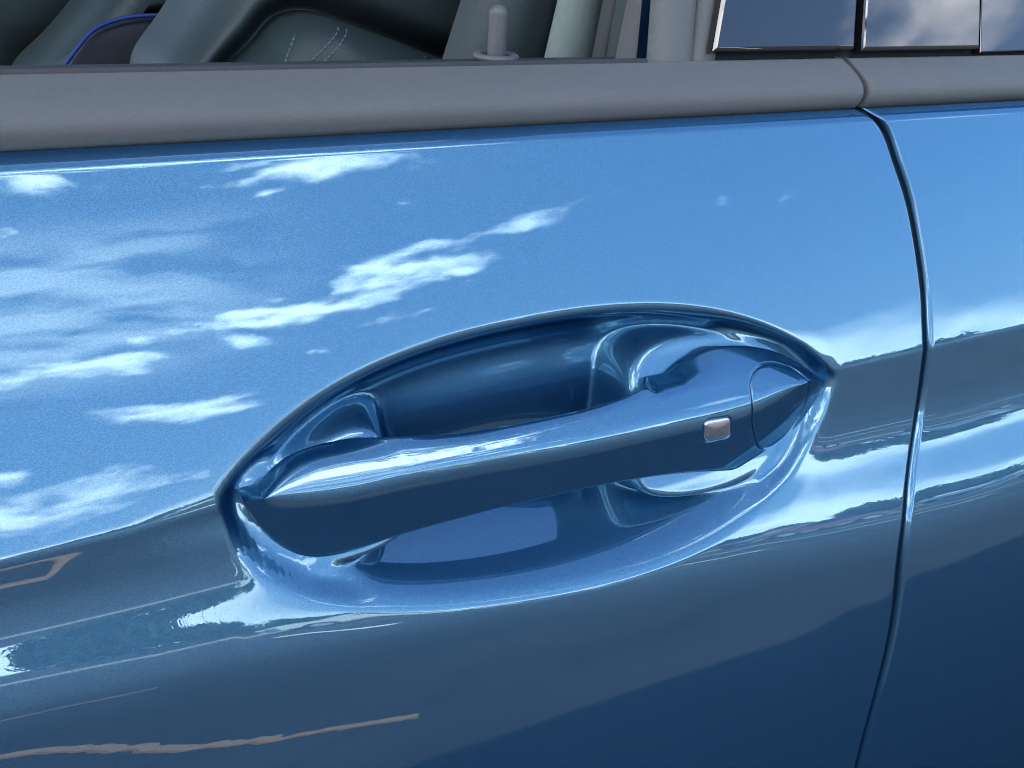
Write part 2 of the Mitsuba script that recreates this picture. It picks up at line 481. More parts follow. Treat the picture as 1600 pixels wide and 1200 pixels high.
def plate(curve, fn, shrink, lift, r, rings=26, drop=0.0011, crown=0.0):
    """A thin plate that follows the sheet fn inside the closed curve, its edge rounded."""
    c = curve.mean(0)
    nrm = np.roll(curve, -1, 0) - np.roll(curve, 1, 0)
    nrm = np.stack([nrm[:, 1], -nrm[:, 0]], 1)
    nrm /= np.linalg.norm(nrm, axis=1, keepdims=True)
    if ((curve - c) * nrm).sum() < 0: nrm = -nrm
    R = []
    e = curve - nrm * shrink
    ss = np.linspace(0.02, 1, rings)
    inner = e - nrm * r
    for s in ss:
        p = c + (inner - c) * s
        R.append((p, -lift - crown * (1 - s * s)))
    for a in np.linspace(0, 90, 8)[1:]:
        a = math.radians(a)
        R.append((inner + nrm * r * math.sin(a), -lift + r * (1 - math.cos(a))))
    R.append((e, drop))
    V = []
    for p, o in R:
        V.append(np.stack([p[:, 0], fn(p[:, 0], p[:, 1]) + o, p[:, 1]], 1))
    V = np.array(V)
    m = grid(V, close_v=True)
    nv = len(curve)
    cen = len(m[0])
    ctr = np.array([[c[0], fn(c[:1], c[1:])[0] - lift - crown, c[1]]])
    fan = np.stack([np.full(nv, cen), np.roll(np.arange(nv), -1), np.arange(nv)], 1)
    mm = trimesh.Trimesh(np.vstack([m[0], ctr]), np.vstack([m[1], fan[:, ::-1]]), process=False)
    # outward is -y
    if mm.face_normals[:, 1].sum() > 0: mm.invert()
    return mm


cap_mesh = plate(CAPC, front_f, 0.0008, 0.0, 0.0006)
button_mesh = plate(BTNC, front_f, 0.0004, 0.0003, 0.0009, rings=18, crown=0.00035)

# ---- the seats of the handle in the bowl
def sheet_plan(px):
    return outline(on(px, seat_y)[:, [0, 2]], 300, s=len(px) * 0.0003 ** 2)


SEAT_L = sheet_plan([(369, 784), (378, 757), (400, 737), (440, 714), (500, 686), (545, 670), (580, 667), (597, 676), (612, 720), (640, 790), (640, 830), (612, 858), (560, 878), (500, 889), (455, 885), (415, 860), (380, 815)])
SEAT_R = sheet_plan([(990, 575), (1000, 556), (1026, 536), (1070, 521), (1130, 517), (1190, 526), (1245, 548), (1285, 580), (1294, 600), (1278, 645), (1240, 700), (1200, 735), (1150, 762), (1100, 778), (1050, 783), (1010, 775), (994, 752), (988, 700), (988, 640), (988, 600)])


def peel(x, z, a=1.0):
    """The faint orange peel of sprayed paint, a few thousandths of a millimetre deep."""
    x, z = np.asarray(x, float).ravel(), np.asarray(z, float).ravel()
    q = np.stack([x * 120, z * 330, 0 * x], -1)
    return a * (2.2e-6 * (meshkit.noise(q, 3) - 0.5) + 1.6e-6 * (meshkit.noise(q * 2.3, 4) - 0.5) + 16e-6 * (meshkit.noise(q * 0.16, 5) - 0.5))


def sheet_raw(x, z):
    """The finished outer sheet: body side, crease, bowl and seats."""
    x, z = np.asarray(x, float).ravel(), np.asarray(z, float).ravel()
    pts = np.stack([x, z], 1)
    phi = bowl_phi(pts)
    near = (x > XL - 0.06) & (x < XR + 0.06) & (z > ZC - 0.12) & (z < ZC + 0.12)
    phi = np.where(near, phi, -0.05)
    k = smooth01(-0.012, 0.006, phi)
    y = Y1(x, z) * (1 - k) + Y1s(x, z) * k
    bowl = y + np.interp(phi, _ph, _dp)
    m = near & (phi > -0.002)
    i = np.nonzero(m)[0]
    b = bowl[i]
    ys = Y1s(x[i], z[i])
    ph = np.maximum(phi[i], 0)
    soft_k = smooth01(0.0, 0.004, ph) + 1e-3
    for curve in (SEAT_L, SEAT_R):
        level = seat_y(x[i], z[i])
        d = np.maximum(-closed_distance(curve, pts[i]), 0.0035 - phi[i])                 # outside positive
        r = 0.0025
        side = np.where(d < -r, 0, np.where(d < r, (d + r) ** 2 / (4 * r), d)) * 5.0 + level
        kk = 0.003 * soft_k
        h = np.clip(0.5 + 0.5 * (side - b) / kk, 0, 1)
        b = side * (1 - h) + b * h - kk * h * (1 - h)
        w = smooth01(0.05, 0.93, ph / (ph + np.maximum(d - 0.0004, 0) + 1e-6))
        least = y[i] + (level - 0.0003 - y[i]) * w
        # the narrow valley between the rim and the seat's raised ring
        ratio = ph / (ph + np.maximum(d - 0.0004, 0) + 1e-6)
        least = least + 0.0032 * np.sin(np.pi * np.clip(ratio, 0, 1)) ** 2 * smooth01(0.003, 0.006, ph + np.maximum(d, 0)) * (1 - smooth01(0.010, 0.016, ph + np.maximum(d, 0))) * (x[i] < 0)
        kk = 0.0015 * soft_k
        h = np.clip(0.5 + 0.5 * (least - b) / kk, 0, 1)
        b = b * (1 - h) + least * h + kk * h * (1 - h)
    bowl[i] = b
    return bowl


_bx = np.arange(XL - 0.05, XR + 0.035, 0.0004)
_bz = np.arange(ZC - 0.085, ZC + 0.075, 0.0004)
_gx, _gz = np.meshgrid(_bx, _bz, indexing='ij')
from scipy.ndimage import gaussian_filter
_pit = (sheet_raw(_gx, _gz) - Y1(_gx.ravel(), _gz.ravel())).reshape(_gx.shape)
_soft = gaussian_filter(_pit, 0.0024 / 0.0004)
_pit = gaussian_filter(_pit, 0.0010 / 0.0004)
_cw = np.exp(-(((_gx - XL - 0.012) / 0.022) ** 2 + ((_gz - ZC + 0.030) / 0.018) ** 2) ** 2)
_cw = np.maximum(_cw, np.exp(-(((_gx - XR + 0.012) / 0.022) ** 2 + ((_gz - ZC + 0.024) / 0.02) ** 2) ** 2) * 0.6) * 0.3
_pit = _pit * (1 - _cw) + _soft * _cw
_pit_s = RectBivariateSpline(_bx, _bz, _pit)


def sheet_depth(x, z):
    x, z = np.asarray(x, float).ravel(), np.asarray(z, float).ravel()
    m = (x > _bx[8]) & (x < _bx[-8]) & (z > _bz[8]) & (z < _bz[-8])
    y = Y1(x, z) + peel(x, z)
    y[m] += _pit_s.ev(x[m], z[m])
    return y


# ---- the gap between the two doors
GAP_PX = [(1352, 170), (1376, 192), (1398, 240), (1418, 300), (1435, 380), (1446, 465), (1449.5, 540), (1443, 595), (1431, 675), (1420, 760), (1411, 850), (1401, 940), (1385, 1030), (1364, 1110), (1341, 1198)]
_g = on(GAP_PX, Y0)
_o = np.argsort(_g[:, 2])
_gs = CubicSpline(_g[_o, 2], _g[_o, 0])
_zl, _zh = _g[_o, 2][0], _g[_o, 2][-1]


def gap_x(z):
    z = np.asarray(z, float)
    lo = _gs(_zl) + _gs(_zl, 1) * 0.6 * (z - _zl)
    return np.where(z < _zl, lo, np.where(z > _zh, _gs(_zh), _gs(np.clip(z, _zl, _zh))))


GAPW = 0.0040
zrows = np.unique(np.r_[np.linspace(ZLOW, ZC - 0.19, 16), np.arange(ZC - 0.19, ZC - 0.115, 0.0016), np.arange(ZC - 0.115, ZC + 0.045, 0.0005), np.arange(ZC + 0.045, ZSH - 0.004, 0.0008), np.arange(ZSH - 0.004, ZTOP, 0.0004)])


def hem(n=14, r=0.0022, depth=0.016):
    """(along, inward) of the rounded edge that turns into the gap, along counted back from the edge."""
    a = np.radians(np.linspace(0, 90, n))
    return np.r_[r * (1 - np.sin(a)), 0], np.r_[r * (1 - np.cos(a)), depth]


def door_grid(side):
    h_al, h_in = hem(r=0.0022 if side < 0 else 0.003)
    cols = []
    if side < 0:
        s = np.r_[np.linspace(-0.95, -0.34, 24)[:-1], np.linspace(-0.34, -0.245, 40)[:-1], np.arange(-0.245, 0.0, 0.00055)]
        edge = gap_x(zrows) - GAPW / 2
        x = edge[:, None] - 0.0022 + s[None] * 1.0
        xx = np.concatenate([x, edge[:, None] - h_al[None]], 1)
        # shift so the dense part spans the bowl: s is measured from the gap
    else:
        s = np.r_[np.arange(0.0007, 0.06, 0.0009), np.linspace(0.06, 0.16, 70)[1:], np.linspace(0.16, 0.8, 16)[1:]]
        edge = gap_x(zrows) + GAPW / 2
        x = edge[:, None] + 0.003 + s[None]
        xx = np.concatenate([edge[:, None] + h_al[None][:, ::-1], x], 1)
    zz = np.repeat(zrows[:, None], xx.shape[1], 1)
    yy = sheet_depth(xx, zz).reshape(xx.shape) if side < 0 else (Y1(xx.ravel(), zz.ravel()) + peel(xx, zz)).reshape(xx.shape)
    add = np.zeros_like(xx)
    if side < 0: add[:, -len(h_in):] = h_in
    else: add[:, :len(h_in)] = h_in[::-1]
    return np.stack([xx, yy + add, zz], 2)


# dense columns of the front door must reach past the bowl's left end
FD = door_grid(-1)
RD = door_grid(1)
put('car__front_door', grid(FD, flip=True), 'paint', True, 'metallic blue front door with a sculpted handle bowl')
put('car__rear_door', grid(RD, flip=True), 'paint', True, 'metallic blue rear door behind the shut line')
# dark seal seen down the gap
_zz = np.linspace(ZLOW, ZTOP + 0.06, 80)
_zq = np.minimum(_zz, ZTOP)
jamb = np.stack([np.stack([gap_x(_zq) + o, Y1(gap_x(_zq), _zq) + 0.0036 + 0.048 * smooth01(ZTOP, ZTOP + 0.008, _zz), _zz], 1) for o in (-0.012, 0.012)], 1)
put('car__door_seal', grid(jamb, flip=True), 'gap_black', True)

put('car__door_handle', handle_mesh, 'paint', True, 'metallic blue pull handle standing in the bowl')
put('car__door_handle__lock_cover', cap_mesh, 'paint', True, 'rounded blue cover over the lock at the rear end of the handle')
put('car__door_handle__button', button_mesh, 'button_metal', True, 'small satin silver button')

# ------------------------------------------------------------------ waist moulding under the windows
_c = 700
ysh = float(Y1(np.array([-0.02]), np.array([ZTOP]))[0])


def prof_pt(py, y):
    return on_y((_c, py), y)[0, [1, 2]]


MP = np.array([prof_pt(214, ysh + 0.0068), prof_pt(208, ysh + 0.0045), prof_pt(162, ysh - 0.0002), prof_pt(137, ysh + 0.0050), prof_pt(104, ysh + 0.0160)])
ZMB, ZMT, YMT = MP[0, 1], MP[-1, 1], MP[-1, 0]


def moulding(x0, x1, cut0=False, cut1=False):
    tck, _ = splprep(MP[1:].T, s=0, k=3)
    f = np.array(splev(np.linspace(0, 1, 40), tck)).T
    prof = np.vstack([[MP[0, 0] + 0.012, MP[0, 1] + 0.001], [MP[0, 0] + 0.001, MP[0, 1]], MP[0] + (MP[1] - MP[0]) * 0.35 + [-0.0002, 0], f, f[-1] + [0.0012, 0.0002], f[-1] + [0.002, -0.0015], [f[-1, 0] + 0.0022, MP[0, 1]]])
    n = 60
    xs = np.linspace(x0, x1, n)
    P = np.stack([np.repeat(xs[:, None], len(prof), 1), np.repeat(prof[None, :, 0], n, 0), np.repeat(prof[None, :, 1], n, 0)], 2)
    # lean the ends of the strip a little with the gap and round them
    cy, cz = prof.mean(0)
    ends = []
    rr = 0.003
    def ring(x, k):
        q = prof.copy()
        q[:, 0] += k
        return np.stack([np.full(len(q), x), q[:, 0], q[:, 1]], 1)
    rows = [P[i] for i in range(n)]
    a = np.radians(np.linspace(0, 90, 7)[1:])
    if cut1: rows += [ring(x1 + rr * math.sin(t), rr * (1 - math.cos(t))) for t in a] + [ring(x1 + rr, 0.03)]
    if cut0: rows = [ring(x0 - rr, 0.03)] + [ring(x0 - rr * math.sin(t), rr * (1 - math.cos(t))) for t in a[::-1]] + rows
    return grid(np.array(rows), close_v=True, flip=True)


XG = on_y((1359, 130), MP[2, 0])[0, 0]
put('car__waist_moulding', moulding(-1.2, XG - 0.0017 - 0.003, cut1=True), 'trim_plastic', 40, 'matt grey moulding along the bottom of the front window')
put('car__waist_moulding_001', moulding(XG + 0.0017 + 0.003, 0.9, cut0=True), 'trim_plastic', 40, 'matt grey moulding along the rear door')

# ------------------------------------------------------------------ window, pillar and covers
LEAN = math.tan(math.radians(24))


def wall_pt(p, off=0.0):
    """Where the pixel's ray meets the leaning plane of the windows, off metres further in."""
    r = ray(p)
    # y = YMT + off + (z - ZMT) * LEAN
    t = (YMT + off + (EYE[2] - ZMT) * LEAN - EYE[1]) / (r[:, 1] - r[:, 2] * LEAN)
    return EYE + r * t[:, None]


def lean_slab(px, off, thick, bevel=0.001, smooth=False):
    """A panel in the leaning window plane with bevelled edges: px = corners in the picture (run on above the frame)."""
    q = wall_pt(px, off)
    n = np.array([0, -1, LEAN]); n /= np.linalg.norm(n)
    c = q.mean(0)
    inner = []
    m = len(q)
    for i in range(m):
        a, p, b = q[i - 1], q[i], q[(i + 1) % m]
        u, v = (a - p) / np.linalg.norm(a - p), (b - p) / np.linalg.norm(b - p)
        inner.append(p + (u + v) * bevel)
    inner = np.array(inner)
    rings = np.array([inner + n * bevel * 0.8, inner - (inner - q) * 0.55 + n * bevel * 0.5, q, q - n * thick])
    g = grid(rings, close_v=True)
    f = [[0, i, i + 1] for i in range(1, m - 1)]
    k = len(g[0]) - m
    f2 = [[k, k + i + 1, k + i] for i in range(1, m - 1)]
    mesh = trimesh.Trimesh(g[0], np.vstack([g[1], f, f2]), process=False)
    mesh.fix_normals()
    return mesh


UP = 0.30


def extend_up(base, toward, h=UP):
    """From the base pixel along the direction to the pixel toward, up the window plane by h metres."""
    return base, toward


def lean_panel(base0, top0, base1, top1, off, thick, bevel):
    """Panel between two uprights given by two pixels each, carried up UP metres."""
    a0, a1 = wall_pt([base0, top0], off)
    b0, b1 = wall_pt([base1, top1], off)
    ta = a0 + (a1 - a0) * (UP / (a1[2] - a0[2]))
    tb = b0 + (b1 - b0) * (UP / (b1[2] - b0[2]))
    q = np.array([a0, b0, tb, ta])
    n = np.array([0, -1, LEAN]); n /= np.linalg.norm(n)
    m = 4
    inner = []
    for i in range(m):
        a, p, b = q[i - 1], q[i], q[(i + 1) % m]
        u, v = (a - p) / np.linalg.norm(a - p), (b - p) / np.linalg.norm(b - p)
        inner.append(p + (u + v) * bevel)
    inner = np.array(inner)
    rings = np.array([inner + n * bevel * 0.8, inner - (inner - q) * 0.6 + n * bevel * 0.55, q, q - n * thick])
    g = grid(rings, close_v=True)
    mesh = trimesh.Trimesh(g[0], np.vstack([g[1], [[0, 1, 2], [0, 2, 3]], [[12, 14, 13], [12, 15, 14]]]), process=False)
    mesh.fix_normals()
    return mesh


put('car__pillar_cover', lean_panel((1113, 80), (1127, 0), (1333, 77), (1338, 0), -0.001, 0.004, 0.0015), 'gloss_black', 20, 'gloss black pillar cover on the front door mirroring dark blue sky')
put('car__pillar_cover_001', lean_panel((1345, 79), (1350, 0), (1528, 76), (1530, 0), -0.001, 0.004, 0.0015), 'gloss_black', 20, 'gloss black pillar cover on the rear door mirroring grey clouds')
put('car__rear_window', lean_panel((1531, 82), (1533, 0), (2100, 60), (2100, -40), 0.001, 0.003, 0.0005), 'gloss_black', 20, 'dark rear door glass mirroring clouds')
put('car__pillar_gap', lean_panel((1106, 104), (1120, 0), (2100, 90), (2100, -40), 0.007, 0.003, 0.0004), 'gap_black', False)


def upright(base, top, r0, r1, off, n=24, depth=0.5):
    """A half-round strip standing in the window plane between two pixels (centre line), half-width r0."""
    a, b = wall_pt([base, top], off)
    b = a + (b - a) * (UP / (b[2] - a[2]))
    ax = (b - a) / np.linalg.norm(b - a)
    nn = np.array([0, -1, LEAN]); nn -= ax * (nn @ ax); nn /= np.linalg.norm(nn)
    s = np.cross(nn, ax)
    th = np.linspace(-math.pi / 2, math.pi / 2, n)
    ring = [s * r0 * np.sign(math.sin(t)) * abs(math.sin(t)) ** 0.8 + nn * r1 * abs(math.cos(t)) ** 0.8 for t in th]
    a = a - ax * 0.012
    P = np.array([[p + q for q in ring] for p in (a, b)])
    m = tm(grid(P))
    if (m.face_normals @ nn).sum() < 0: m.invert()
    return m


put('car__window_frame', upright((1042, 95), (1049, 0), 0.0108, 0.0085, 0.0125), 'trim_plastic', True, 'grey upright strip at the rear edge of the front window')
put('car__window_frame_001', upright((1089, 93), (1100, 0), 0.0076, 0.0070, 0.0125), 'trim_plastic', True, 'grey upright strip beside the gloss black cover')

# rubber wiper strip between moulding and glass
wp = np.array([[YMT - 0.0005, ZMT - 0.003], [YMT + 0.0002, ZMT + 0.0006], [YMT + 0.0012, ZMT + 0.0016], [YMT + 0.0026, ZMT + 0.0014], [YMT + 0.0034, ZMT - 0.003]])
xs = np.linspace(-1.2, wall_pt((1012, 93), 0)[0, 0], 30)
P = np.stack([np.stack([np.full(len(wp), x), wp[:, 0], wp[:, 1]], 1) for x in xs])
w_ = grid(P, close_v=True, flip=True)
put('car__window_seal', w_, 'rubber', 40, 'black rubber strip where the glass meets the moulding')

# ------------------------------------------------------------------ inside the car
def lathe(prof, c, n=40, axis=None):
    th = np.linspace(0, 2 * math.pi, n, endpoint=False)
    prof = np.asarray(prof)
    P = np.array([[(c[0] + r * math.cos(t), c[1] + r * math.sin(t), c[2] + z) for t in th] for r, z in prof])
    m = tm(grid(P, close_v=True))
    m.fix_normals()
    return m


YP = YMT + 0.045
pin_b = on_y((775, 88), YP)[0]
ppx = DIST and F / ((pin_b - EYE) @ CAM[:, 2])      # pixels per metre at the pin
rp, hp = 14.3 / ppx, 74 / ppx / math.cos(math.radians(10))
a = np.radians(np.linspace(0, 90, 10))
pin = [(rp, -0.01), (rp, hp - rp * 0.9)] + [(rp * math.cos(t), hp - rp * 0.9 + rp * 0.9 * math.sin(t)) for t in a[1:-1]] + [(0.00005, hp)]
put('car__lock_pin', lathe(pin, pin_b), 'pin_metal', 50, 'grey door lock pin with a rounded top')
Rr, rr = 30 / ppx, 6.5 / ppx
t = np.linspace(0, 2 * math.pi, 20)
put('car__lock_pin__collar', lathe([(Rr + rr * math.cos(q), rr * 0.8 * math.sin(q)) for q in t], pin_b), 'pin_metal', True, 'raised ring round the foot of the lock pin')

zs = pin_b[2] - 0.003
sill = np.array([[[x, y, z] for y, z in ((YMT + 0.008, zs - 0.06), (YMT + 0.009, zs - 0.002), (YMT + 0.012, zs), (YP + 0.012, zs), (YP + 0.02, zs - 0.004), (YP + 0.026, zs - 0.02), (YP + 0.03, zs - 0.5))] for x in np.linspace(-1.1, on_y((1010, 90), YP)[0, 0], 12)])
put('car__door_lining', grid(sill, flip=True), 'leather', 40, 'dark grey green top of the inner door panel')


def pillow(px, y, bulge, n=260, rings=40, power=0.5, tiltx=0.0, s=0.0):
    """A cushion in front of depth y with the outline px (picture), bulging towards the window."""
    c = outline(on_y(px, y)[:, [0, 2]], n, s=s)
    ctr = c.mean(0)
    rows = []
    for k in np.linspace(1, 0.02, rings):
        p = ctr + (c - ctr) * k
        rows.append(np.stack([p[:, 0], np.full(n, y) - bulge * (1 - k ** 3) ** power, p[:, 1]], 1))
    m = tm(grid(np.array([rows[0] + [0, 0.06, 0]] + rows), close_v=True))
    cen = rows[-1].mean(0)
    m = join(m, trimesh.Trimesh(np.vstack([rows[-1], cen]), [[i, (i + 1) % n, n] for i in range(n)], process=False))
    m.fix_normals()
    if m.face_normals[:, 1].sum() > 0: m.invert()
    return m


YS = 0.30
_bk = pillow([(225, 130), (262, 60), (310, -20), (400, -200), (640, -260), (860, -200), (800, -20), (740, 100), (700, 160), (560, 220), (380, 240), (260, 200)], YS + 0.02, 0.07, n=420, rings=110)
_co = outline(on_y([(370, 150), (420, 82), (455, 42), (490, 29), (540, 38), (620, 66), (700, 96), (760, 130), (700, 230), (560, 260), (430, 230)], YS - 0.05)[:, [0, 2]], 600)
_dd, _ = cKDTree(_co).query(_bk.vertices[:, [0, 2]])
_bk.vertices[:, 1] += 0.03 * np.exp(-(_dd / 0.009) ** 2)      # the fold along the cushion
put('car__seat_backrest', _bk, 'leather', True, 'grey green leather side of the seat backrest')
put('car__seat_cushion', pillow([(370, 150), (420, 82), (455, 42), (490, 29), (540, 38), (620, 66), (700, 96), (760, 130), (700, 230), (560, 260), (430, 230)], YS - 0.05, 0.03), 'leather', True, 'grey green leather seat cushion with light stitching')
put('car__seat_backrest_001', pillow([(-260, 120), (-150, -80), (0, -220), (120, -240), (175, -60), (120, 40), (60, 75), (30, 140), (-80, 240), (-220, 230)], YS + 0.35, 0.05), 'leather', True, 'bluish grey far seat with pale seams')
put('car__seat_bolster', pillow([(20, 150), (60, 85), (110, 30), (160, -30), (300, -160), (420, -200), (400, -60), (290, 0), (190, 22), (130, 60), (95, 130), (50, 200)], YS + 0.2, 0.05), 'leather', True, 'dark grey green bolster with a blue piped edge')


def tube(pts, r, n=10):
    pts = np.asarray(pts)
    t = np.gradient(pts, axis=0); t /= np.linalg.norm(t, axis=1, keepdims=True)
    a = np.cross(t, [0, 1.0, 0.01]); a /= np.linalg.norm(a, axis=1, keepdims=True)
    b = np.cross(t, a)
    th = np.linspace(0, 2 * math.pi, n, endpoint=False)
    m = tm(grid(np.array([p + r * (np.outer(np.cos(th), u) + np.outer(np.sin(th), v)) for p, u, v in zip(pts, a, b)]), close_v=True))
    m.fix_normals()
    return m


pp = outline([(95, 112), (110, 90), (125, 70), (145, 48), (170, 35), (200, 27), (240, 24), (300, 22)], 40, closed=False)
put('car__seat_bolster__piping', tube(on_y(pp, YS + 0.13), 0.0013), 'piping_blue', True, 'bright blue piping along the bolster')

put('car__seat_bolster__dark_side', pillow([(104, 118), (122, 84), (146, 56), (176, 42), (206, 34), (300, 27), (420, 20), (420, 200), (200, 220)], YS + 0.135, 0.004), 'leather_dark', True, 'black lower side of the bolster under the blue piping')

# stitching: short dashes lying on the cushion
_cm = pillow([(370, 150), (420, 82), (455, 42), (490, 29), (540, 38), (620, 66), (700, 96), (760, 130), (700, 230), (560, 260), (430, 230)], YS - 0.05, 0.03)
_ct = cKDTree(_cm.vertices)


def seam(px, n):
    out = []
    c = outline(px, n * 3, closed=False)
    for i in range(n):
        a, b = on_y(c[3 * i: 3 * i + 3: 2][:2] if 3 * i + 3 <= len(c) else c[-2:], YS - 0.05)
        q = []
        for p in (a, b):
            d = np.linalg.norm(_cm.vertices[:, [0, 2]] - p[[0, 2]], axis=1)
            kk = np.argsort(d)[:4]
            q.append([p[0], _cm.vertices[kk, 1].mean() - 0.0004, p[2]])
        q = np.array(q)
        out.append(tube(np.array([q[0], q.mean(0) - [0, 0.0003, 0], q[1]]), 0.00038, 6))
    return join(*out)


put('car__seat_cushion__stitching', join(seam([(518, 38), (490, 62), (466, 85), (450, 102)], 11), seam([(531, 41), (505, 64), (480, 88), (466, 102)], 11)), 'stitch', True, 'double row of pale blue stitches')
labels['car__seat_cushion__stitching']['kind'] = 'stuff'
put('car__seat_cushion__stitching_001', join(seam([(461, 39), (448, 60), (437, 82), (430, 98)], 8), seam([(654, 80), (648, 88), (643, 97)], 3), seam([(666, 85), (660, 92), (656, 98)], 3)), 'stitch', True, 'faint single stitches beside the double row')
labels['car__seat_cushion__stitching_001']['kind'] = 'stuff'

# inner pillar linings behind the glass
def inner_strip(pxa, pxb, y, bsdf, key, label, bulge=0.01):
    """An upright lining between two edges, each two pixels (low, high)."""
    a0, a1 = on_y(pxa, y); b0, b1 = on_y(pxb, y)
    def ext(p, q): 
        d = (q - p) / (q[2] - p[2])
        return p - d * 0.02, p + d * 0.35
    (A0, A1), (B0, B1) = ext(a0, a1), ext(b0, b1)
    rows = []
    for t in np.linspace(0, 1, 20):
        k = bulge * (1 - (2 * t - 1) ** 2) ** 0.6
        rows.append([A0 * (1 - t) + B0 * t - [0, k, 0], A1 * (1 - t) + B1 * t - [0, k, 0]])
    m = tm(grid(np.array(rows)))
    if m.face_normals[:, 1].sum() > 0: m.invert()
    put(key, m, bsdf, True, label)


inner_strip([(690, 95), (720, 0)], [(860, 95), (885, 0)], YMT + 0.12, 'leather', 'car__pillar_lining', 'dark grey green lining of the door pillar', 0.02)
inner_strip([(850, 90), (871, 0)], [(932, 88), (946, 0)], YMT + 0.10, 'pillar_lining', 'car__pillar_lining_001', 'pale grained lining of the door pillar', 0.006)
inner_strip([(925, 88), (942, 0)], [(950, 88), (966, 0)], YMT + 0.08, 'lining_dark', 'car__pillar_lining_002', 'narrow grey edge of the pillar lining', 0.006)
inner_strip([(947, 88), (963, 0)], [(966, 87), (984, 0)], YMT + 0.065, 'leather', 'car__body_seal', 'grey rubber door seal on the pillar', 0.008)
inner_strip([(962, 87), (980, 0)], [(1000, 86), (1010, 0)], YMT + 0.05, 'pin_metal', 'car__belt_rail', 'shiny grey rounded strip beside the blue pillar', 0.012)
inner_strip([(995, 86), (1003, 0)], [(1030, 86), (1040, 0)], YMT + 0.035, 'paint', 'car__body_pillar', 'strip of blue body paint on the pillar', 0.0)

# the rest of the car, beyond the frame
def box(lo, hi):
    lo, hi = np.array(lo, float), np.array(hi, float)
    m = trimesh.creation.box(hi - lo)
    m.apply_translation((lo + hi) / 2)
    return m


put('car__roof', box((-0.9, 0.24, ZC + 0.55), (2.4, 1.45, ZC + 0.60)), 'paint', False)
put('car__rear_wing', box((0.83, 0.1, 0.3), (2.5, 1.6, ZC + 0.2)), 'paint', False)
put('car__bonnet', box((-2.4, 0.16, 0.3), (-1.15, 1.6, ZC + 0.05)), 'paint', False)
put('car__far_door', box((-1.3, 1.62, 0.3), (1.6, 1.70, ZC + 0.12)), 'lining_dark', False)
put('car__far_window', box((-0.5, 1.62, ZC + 0.12), (2.4, 1.625, ZC + 0.56)), 'gloss_black', False)
put('car__floor', box((-1.3, 0.16, 0.25), (1.6, 1.62, 0.33)), 'lining_dark', False)
put('car__rocker_panel', box((-1.0, 0.02, 0.22), (1.0, 0.14, ZLOW + 0.005)), 'paint', False)
put('car__rear_bench', box((0.75, 0.2, 0.33), (1.0, 1.6, ZC + 0.35)), 'leather', False)
labels['car'] = {'label': 'metallic blue car seen close up at its front door handle', 'category': 'car'}

# ------------------------------------------------------------------ around the car (seen only mirrored in the paint)
g = np.array([[-900, -900, 0], [900, -900, 0], [900, 900, 0], [-900, 900, 0]], float)
put('ground', trimesh.Trimesh(g, [[0, 1, 2], [0, 2, 3]], process=False), 'asphalt', False)
labels['ground'] = {'label': 'grey asphalt of the parking area', 'kind': 'structure'}


def stripe(key, x0, x1, y0, y1, label, bsdf='line_paint'):
    n = max(8, int(abs(x1 - x0) / 0.1)) if abs(x1 - x0) > abs(y1 - y0) else 8
    m = trimesh.creation.box((abs(x1 - x0), abs(y1 - y0), 0.004))
    m.apply_translation(((x0 + x1) / 2, (y0 + y1) / 2, 0.003))
    put(key, m, bsdf, False)
    labels[key] = {'label': label, 'kind': 'structure'}


def diagonal(key, a, b, w, label):
    a, b = np.array(a), np.array(b)
    d = (b - a) / np.linalg.norm(b - a)
    m = trimesh.creation.box((np.linalg.norm(b - a), w, 0.004))
    m.apply_transform(trimesh.transformations.rotation_matrix(math.atan2(d[1], d[0]), [0, 0, 1]))
    m.apply_translation((*((a + b) / 2), 0.003))
    put(key, m, 'line_paint', False)
    labels[key] = {'label': label, 'kind': 'structure'}


diagonal('painted_line', (-2.9, -2.5), (0.28, -1.21), 0.014, 'narrow faded ochre line running up to the car')
stripe('painted_line_001', -6.0, -0.15, -2.28, -2.245, 'faded ochre parking line further from the car')
for i_, xx in enumerate((1.2, 3.8, 6.4, 9.0)):
    stripe('painted_line_%03d' % (i_ + 2), xx, xx + 0.1, -9.6, -4.9, 'white parking bay line across the lane', 'line_white')
scene['line_white'] = P_((0.7, 0.7, 0.68), 0.8, 0.2)
def tree_parts(h, w, seed):
    r = np.random.default_rng(seed)
    clumps = []
    for _ in range(26):
        a = r.uniform(0, 2 * math.pi); rad = w * math.sqrt(r.uniform(0, 1)) * 0.75; zz = h * r.uniform(0.35, 0.92)
        rad *= math.sqrt(max(0.1, 1 - ((zz / h - 0.55) / 0.5) ** 2))
        clumps.append((rad * math.cos(a), rad * math.sin(a), zz, w * r.uniform(0.22, 0.38)))
    V = []
    for cx, cy, cz, cr in clumps:
        p = r.normal(size=(130, 3)); p /= np.linalg.norm(p, axis=1, keepdims=True)
        p = p * cr * r.uniform(0.6, 1.05, (130, 1)) + [cx, cy, cz]
        e = r.normal(size=(130, 2, 3)) * 0.16
        V.append(np.stack([p, p + e[:, 0], p + e[:, 1]], 1).reshape(-1, 3))
    V = np.vstack(V)
    crown = trimesh.Trimesh(V, np.arange(len(V)).reshape(-1, 3), process=False)
    trunk = lathe([(w * 0.07, 0), (w * 0.05, h * 0.3), (w * 0.03, h * 0.7), (0.01, h * 0.8)], (0, 0, 0), 8)
    return crown, trunk


